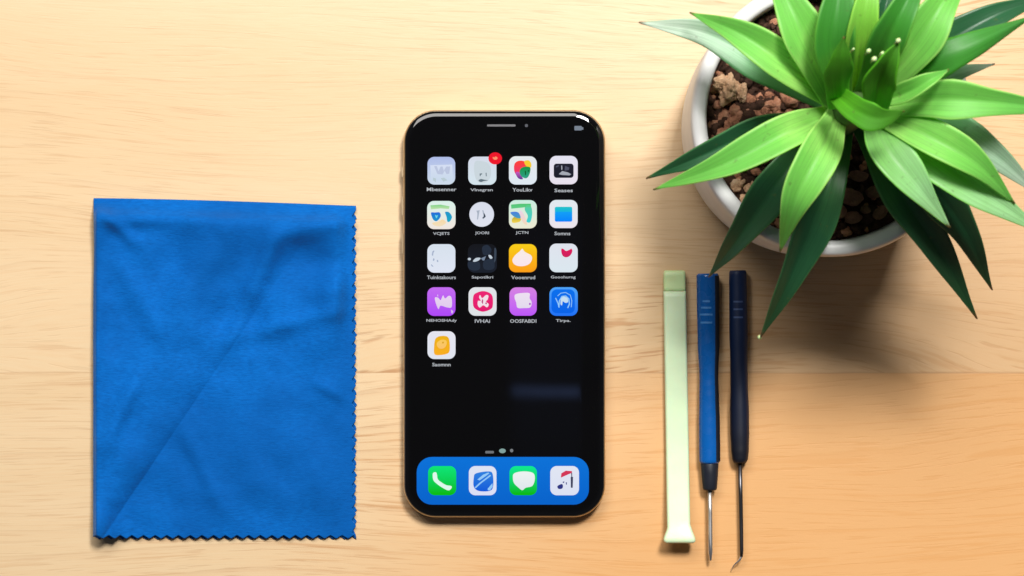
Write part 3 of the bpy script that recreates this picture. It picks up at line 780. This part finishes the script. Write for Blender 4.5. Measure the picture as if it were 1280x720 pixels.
def lump(name, px, py, z, rx, ry, rz, ang, mat, label, cat, group=None, seed=0, rough=0.35):
    bm = bmesh.new(); bmesh.ops.create_icosphere(bm, subdivisions=4, radius=1)
    q0 = P(px, py, z)
    rot = Matrix.Rotation(math.radians(ang), 3, 'Z')
    for v in bm.verts:
        k = 1 + rough * noise.noise(v.co * 1.3 + Vector((seed * 7.1, 0, 0))) + rough * .4 * noise.noise(v.co * 3.5 + Vector((seed * 3.3, 5, 0)))
        v.co = rot @ Vector((v.co.x * rx * k, v.co.y * ry * k, v.co.z * rz * k))
    me = bpy.data.meshes.new(name); bm.to_mesh(me); bm.free(); me.materials.append(mat)
    me.polygons.foreach_set('use_smooth', [True] * len(me.polygons))
    o = bpy.data.objects.new(name, me); C.objects.link(o); o.location = q0
    tag(o, label, cat, group); return o
mm = 0.001
lump('bark_chip', 911, 108, .0745, 3.4*mm, 4.6*mm, 2.2*mm, 15, tan_soil, 'large knobbly tan bark chunk near the left rim of the pot', 'bark chip', 'bark chips on the soil', 1, 0.9)
lump('bark_chip', 928, 115, .0745, 1.7*mm, 3.4*mm, 1.7*mm, -8, tan_soil, 'slim upright tan bark chip just right of the large bark chunk', 'bark chip', 'bark chips on the soil', 2, 0.5)
lump('bark_chip', 952, 98, .0745, 2.0*mm, 1.3*mm, 1.2*mm, -20, red_soil, 'small reddish bark chip below the long pale leaf', 'bark chip', 'bark chips on the soil', 3, 0.6)
lump('bark_chip', 907, 124, .0735, 2.4*mm, 1.8*mm, 1.6*mm, 30, tan_soil, 'brown bark piece directly below the large tan chunk', 'bark chip', 'bark chips on the soil', 4, 0.6)
G = 'rounded pebbles in the shaded front of the pot'
for k, (x, y, a, b_, c_, an, lb) in enumerate((
        (1062, 246, 4.6, 2.9, 2.6, -12, 'largest rounded brown pebble in the shaded front of the pot'),
        (1046, 264, 3.2, 2.7, 2.4, 0, 'rounded brown pebble below and left of the largest pebble'),
        (1066, 272, 3.0, 2.2, 2.2, 10, 'rounded brown pebble nearest the front rim, right of another round one'),
        (1093, 240, 3.0, 2.0, 2.0, 15, 'oval brown pebble to the right of the largest pebble'),
        (1073, 220, 3.2, 1.9, 2.0, -5, 'dark reddish pebble above the largest pebble'),
        (1082, 262, 1.8, 1.5, 1.4, 0, 'small dark pebble right of the front pebbles'),
        (1036, 288, 2.4, 1.7, 1.6, 20, 'dim pebble tight against the front rim'),
        (1100, 266, 2.8, 2.0, 1.8, 40, 'rough brown lump beside the drooping dark leaf'))):
    lump('pebble', x, y, .0725, a*mm, b_*mm, c_*mm, an, brown_peb, lb, 'pebble', G, 20 + k, 0.22)
for k, (x, y, lb) in enumerate(((920, 235, 'small pale pebble by the front left rim'), (936, 236, 'upright cream pebble in the gap under the bright leaf'), (931, 249, 'slanted pinkish pebble closest to the front left rim'))):
    lump('pebble', x, y, .0738, 1.5*mm, 1.2*mm*(1 + .5*(k > 0)), 1.1*mm, (-10, 80, 45)[k], tan_soil, lb, 'pebble', 'small pale pebbles at the front left', 40 + k, 0.3)

# ------------------------------------------------------------------ plant
def leaf_mat(name, base, mid, tip, trans, rough, tcol):
    m = Mt(name)
    uv = m.n('ShaderNodeUVMap'); s = m.n('ShaderNodeSeparateXYZ'); m.link(uv.outputs[0], s.inputs[0])
    U, V = s.outputs[0], s.outputs[1]
    mp2 = m.n('ShaderNodeMapping'); m.link(uv.outputs[0], mp2.inputs[0]); mp2.inputs['Scale'].default_value = (34, 1.8, 1)
    vein = m.noise(mp2.outputs[0], 1.0, 3, 0.55)
    patch = m.noise(m.coords((45, 45, 45)), 1, 3, 0.5)
    col = m.ramp(m.math('ADD', V, m.math('MULTIPLY', m.math('SUBTRACT', patch, .5), .9)), [(0.02, base), (0.45, mid), (0.96, tip)])
    col = m.mix(m.math('MULTIPLY', m.rng(vein, .35, .7), .48), col, tuple(v * .55 for v in mid) + (1,))
    edge = m.rng(m.math('ABSOLUTE', m.math('SUBTRACT', m.math('MULTIPLY', U, 2.0), 1.0)), 0.90, 0.99)
    col = m.mix(m.math('MULTIPLY', edge, .35), col, tuple(min(v * 1.6, 1) for v in base) + (1,))
    spots = m.rng(m.noise(m.coords((420, 420, 420)), 1, 2, 0.5), 0.68, 0.76)
    col = m.mix(m.math('MULTIPLY', spots, .35), col, (0.10, 0.12, 0.03, 1))
    tipm = m.rng(V, 0.955, 1.0)
    col = m.mix(m.math('MULTIPLY', tipm, 0.8), col, (0.16, 0.07, 0.02, 1))
    m.p(col=col, rough=m.rng(patch, .3, .7, rough + .06, rough + .2), spec=0.45)
    b = m.bump(vein, 0.16, 0.0006)
    tr = m.n('ShaderNodeBsdfTranslucent'); m.link(m.mix(1.0, col, tcol, 'MULTIPLY'), tr.inputs[0]); m.link(b.outputs[0], tr.inputs['Normal'])
    ms = m.n('ShaderNodeMixShader'); ms.inputs[0].default_value = trans
    m.link(m.b.outputs[0], ms.inputs[1]); m.link(tr.outputs[0], ms.inputs[2]); m.link(ms.outputs[0], m.out.inputs[0])
    return m.m
T = (1.6, 1.9, 0.5, 1)
LM = {
 'bright': leaf_mat('young_lit_leaf', (0.46, 0.75, 0.20), (0.21, 0.58, 0.10), (0.14, 0.48, 0.08), 0.30, 0.36, T),  # young green, strong light on these leaves also put into the colour
 'lime':   leaf_mat('lime_leaf', (0.40, 0.66, 0.10), (0.28, 0.60, 0.07), (0.20, 0.52, 0.07), 0.35, 0.40, T),
 'mid':    leaf_mat('green_leaf', (0.14, 0.38, 0.035), (0.055, 0.30, 0.03), (0.05, 0.26, 0.04), 0.28, 0.36, T),
 'deep':   leaf_mat('heart_leaf', (0.13, 0.50, 0.015), (0.08, 0.36, 0.010), (0.05, 0.22, 0.008), 0.35, 0.55, T),
 'dark':   leaf_mat('old_shaded_leaf', (0.06, 0.18, 0.05), (0.022, 0.115, 0.045), (0.014, 0.080, 0.025), 0.12, 0.30, T),  # old dark green, with shadow of the upper leaves in the colour
 'pale':   leaf_mat('pale_sheen_leaf', (0.08, 0.30, 0.07), (0.20, 0.46, 0.22), (0.62, 0.73, 0.63), 0.15, 0.27, T),  # whitish tip: sheen painted into the leaf colour
 'sheen':  leaf_mat('young_sheen_leaf', (0.22, 0.55, 0.09), (0.28, 0.58, 0.20), (0.42, 0.72, 0.40), 0.28, 0.30, T),  # lighter tip stands for sheen, put into the colour
}
plant = root('potted_plant', P(1052, 140, SZ), 'spiky green rosette plant with long pointed leaves growing in the white pot', 'plant')
LO = plant.location
def leaf(pts, W, kind, cup=0.35, roll=0.0, base_w=0.55, peak=0.42, twist=0.0, sharp=1.38):
    pts = [P(x, y, z * .001) for x, y, z in pts]
    cl = catmull(pts, 14); n = len(cl); M = 12
    verts, faces, uvs = [], [], []
    zav = sum(p.z for p in pts) / len(pts)
    half = W * (H - zav) / FPX / 2
    for k, p in enumerate(cl):
        t = k / (n - 1)
        tg = (cl[min(k + 1, n - 1)] - cl[max(k - 1, 0)]).normalized()
        side = tg.cross(Vector((0, 0, 1))).normalized(); up = side.cross(tg).normalized()
        a = math.radians(roll + twist * t); side, up = side * math.cos(a) + up * math.sin(a), up * math.cos(a) - side * math.sin(a)
        if t < peak:
            q = t / peak; wv = base_w + (1 - base_w) * (q * q * (3 - 2 * q))
        else: wv = 1 - ((t - peak) / (1 - peak)) ** sharp
        wv = max(wv, 0.012) * (1 + 0.03 * math.sin(t * 17 + W))
        for i in range(M + 1):
            s_ = i / M * 2 - 1
            dep = 1.45 * cup * (abs(s_) ** 1.12) - 0.07 * math.exp(-(s_ / 0.12) ** 2) * (1 - t)
            verts.append(p + side * (s_ * half * wv * (1 - 0.1 * abs(cup))) + up * (dep * half * wv + 0.03 * half * math.sin(9 * t + 3 * s_)))
            uvs.append((i / M, t))
    for k in range(n - 1):
        for i in range(M):
            a = k * (M + 1) + i; faces.append((a, a + 1, a + M + 2, a + M + 1))
    o = new_mesh('leaf', verts, faces, LM[kind], plant, LO, uvs=uvs)
    s = o.modifiers.new('thickness', 'SOLIDIFY'); s.thickness = 0.0005; s.offset = 0
    return o
# (photo x, photo y, height in mm) from the stem outwards
# lowest ring
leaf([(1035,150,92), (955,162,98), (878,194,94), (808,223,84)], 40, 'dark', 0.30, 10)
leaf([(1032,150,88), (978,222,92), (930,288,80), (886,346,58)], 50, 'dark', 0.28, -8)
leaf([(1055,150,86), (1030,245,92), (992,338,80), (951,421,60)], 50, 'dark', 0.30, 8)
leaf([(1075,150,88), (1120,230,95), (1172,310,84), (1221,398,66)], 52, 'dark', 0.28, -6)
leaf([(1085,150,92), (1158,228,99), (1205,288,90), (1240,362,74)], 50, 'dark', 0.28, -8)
leaf([(1045,132,94), (965,86,104), (885,42,104), (799,28,94)], 50, 'pale', 0.22, 8)
leaf([(1100,140,100), (1180,160,110), (1240,192,110), (1302,246,98)], 50, 'pale', 0.2, -12)
leaf([(1100,120,100), (1170,100,108), (1205,89,108), (1243,80,102)], 24, 'pale', 0.2, 0)
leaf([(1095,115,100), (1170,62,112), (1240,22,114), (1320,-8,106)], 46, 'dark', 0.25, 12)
# middle ring
leaf([(1042,142,108), (985,166,122), (905,206,122), (817,237,108)], 48, 'bright', 0.32, -12)
leaf([(1047,140,110), (1024,192,126), (995,248,126), (975,314,108)], 54, 'bright', 0.32, 0)
leaf([(1090,140,108), (1108,185,122), (1145,232,124), (1187,284,112)], 54, 'sheen', 0.25, 8)
leaf([(1085,145,106), (1165,196,118), (1230,243,118), (1305,292,104)], 60, 'sheen', 0.2, 6)
leaf([(1090,140,112), (1160,170,126), (1220,205,126), (1268,254,114)], 48, 'bright', 0.26, 4)
leaf([(1095,132,112), (1170,124,128), (1240,128,130), (1340,138,118)], 50, 'bright', 0.25, -6)
leaf([(1048,130,110), (985,82,126), (925,42,126), (863,16,112)], 48, 'bright', 0.35, 6)
leaf([(1042,128,112), (1013,62,130), (985,2,132), (955,-60,118)], 56, 'bright', 0.25, 0)
leaf([(1095,122,112), (1160,82,128), (1220,54,130), (1292,20,120)], 46, 'mid', -0.25, 0)
leaf([(1090,120,114), (1142,60,132), (1178,5,134), (1215,-50,120)], 56, 'bright', 0.25, 0)
# upper ring
leaf([(1052,128,118), (1042,60,138), (1048,0,142), (1056,-60,132)], 54, 'mid', 0.3, 0)
leaf([(1078,118,116), (1095,50,130), (1108,5,134), (1120,-40,126)], 30, 'dark', 0.3, 0)
leaf([(1068,120,118), (1076,52,140), (1084,0,146), (1096,-50,138)], 40, 'lime', 0.2, 0)
leaf([(1078,116,120), (1106,55,144), (1132,5,150), (1158,-45,140)], 46, 'mid', 0.35, 0)
leaf([(1092,130,118), (1130,118,132), (1160,102,138), (1186,87,136)], 28, 'bright', 0.45, 18)
# heart
leaf([(1092,130,126), (1098,102,142), (1110,78,152), (1124,51,156)], 44, 'deep', 0.45, 0, base_w=0.8)
leaf([(1052,136,128), (1050,105,146), (1052,76,156), (1055,46,160)], 38, 'deep', -0.35, 0, base_w=0.8)
leaf([(1044,116,134), (1072,138,146), (1100,148,148), (1130,139,142)], 36, 'deep', 0.12, -14, base_w=0.7, peak=0.5)
# short thick stem
stem_m = Mt('stem'); stem_m.p(col=stem_m.ramp(stem_m.noise(stem_m.coords((300, 300, 300)), 1, 3), [(.3, (0.02, 0.05, 0.008)), (.7, (0.05, 0.13, 0.015))]), rough=.7)
sp0 = P(1060, 140, .105)
lathe('stem', [Vector((sp0.x, sp0.y + (k % 2) * 0.0002, z)) for k, z in enumerate((0.060, 0.075, 0.090, 0.105, 0.120, 0.128))], [.0085, .0075, .007, .0065, .006, .004], stem_m.m, plant, LO, 20)
bead_m = Mt('pale_bead').p(col=(0.55, 0.75, 0.35, 1), rough=0.25, spec=0.6, sss=0.3, sscale=0.002).m  # pale beads added for the white dots at the plant's heart
for (x, y, z, r) in ((1123.5, 50, 158, 1.1), (1086.5, 63, 150, 1.05), (1093.5, 73, 152, 1.2), (1103.5, 66, 154, 0.85), (1067, 61, 150, 0.6)):
    q = P(x, y, z * .001); q2 = q + Vector((-.0006, -.0008, -.0035))
    lathe('bead', [q2, q2.lerp(q, .4), q2.lerp(q, .75), q, q + Vector((0, 0, .0003))], [.0004, r * .35 * mm, r * .7 * mm, r * .6 * mm, .0002], bead_m, plant, LO, 12)
q = P(949.8, 421.5, .059)  # bead standing for the water drop on the drooping leaf tip
lathe('bead', [q + Vector((0, 0, -.0006)), q, q + Vector((0, 0, .0006))], [.0004, .0009, .0004], bead_m, plant, LO, 12)
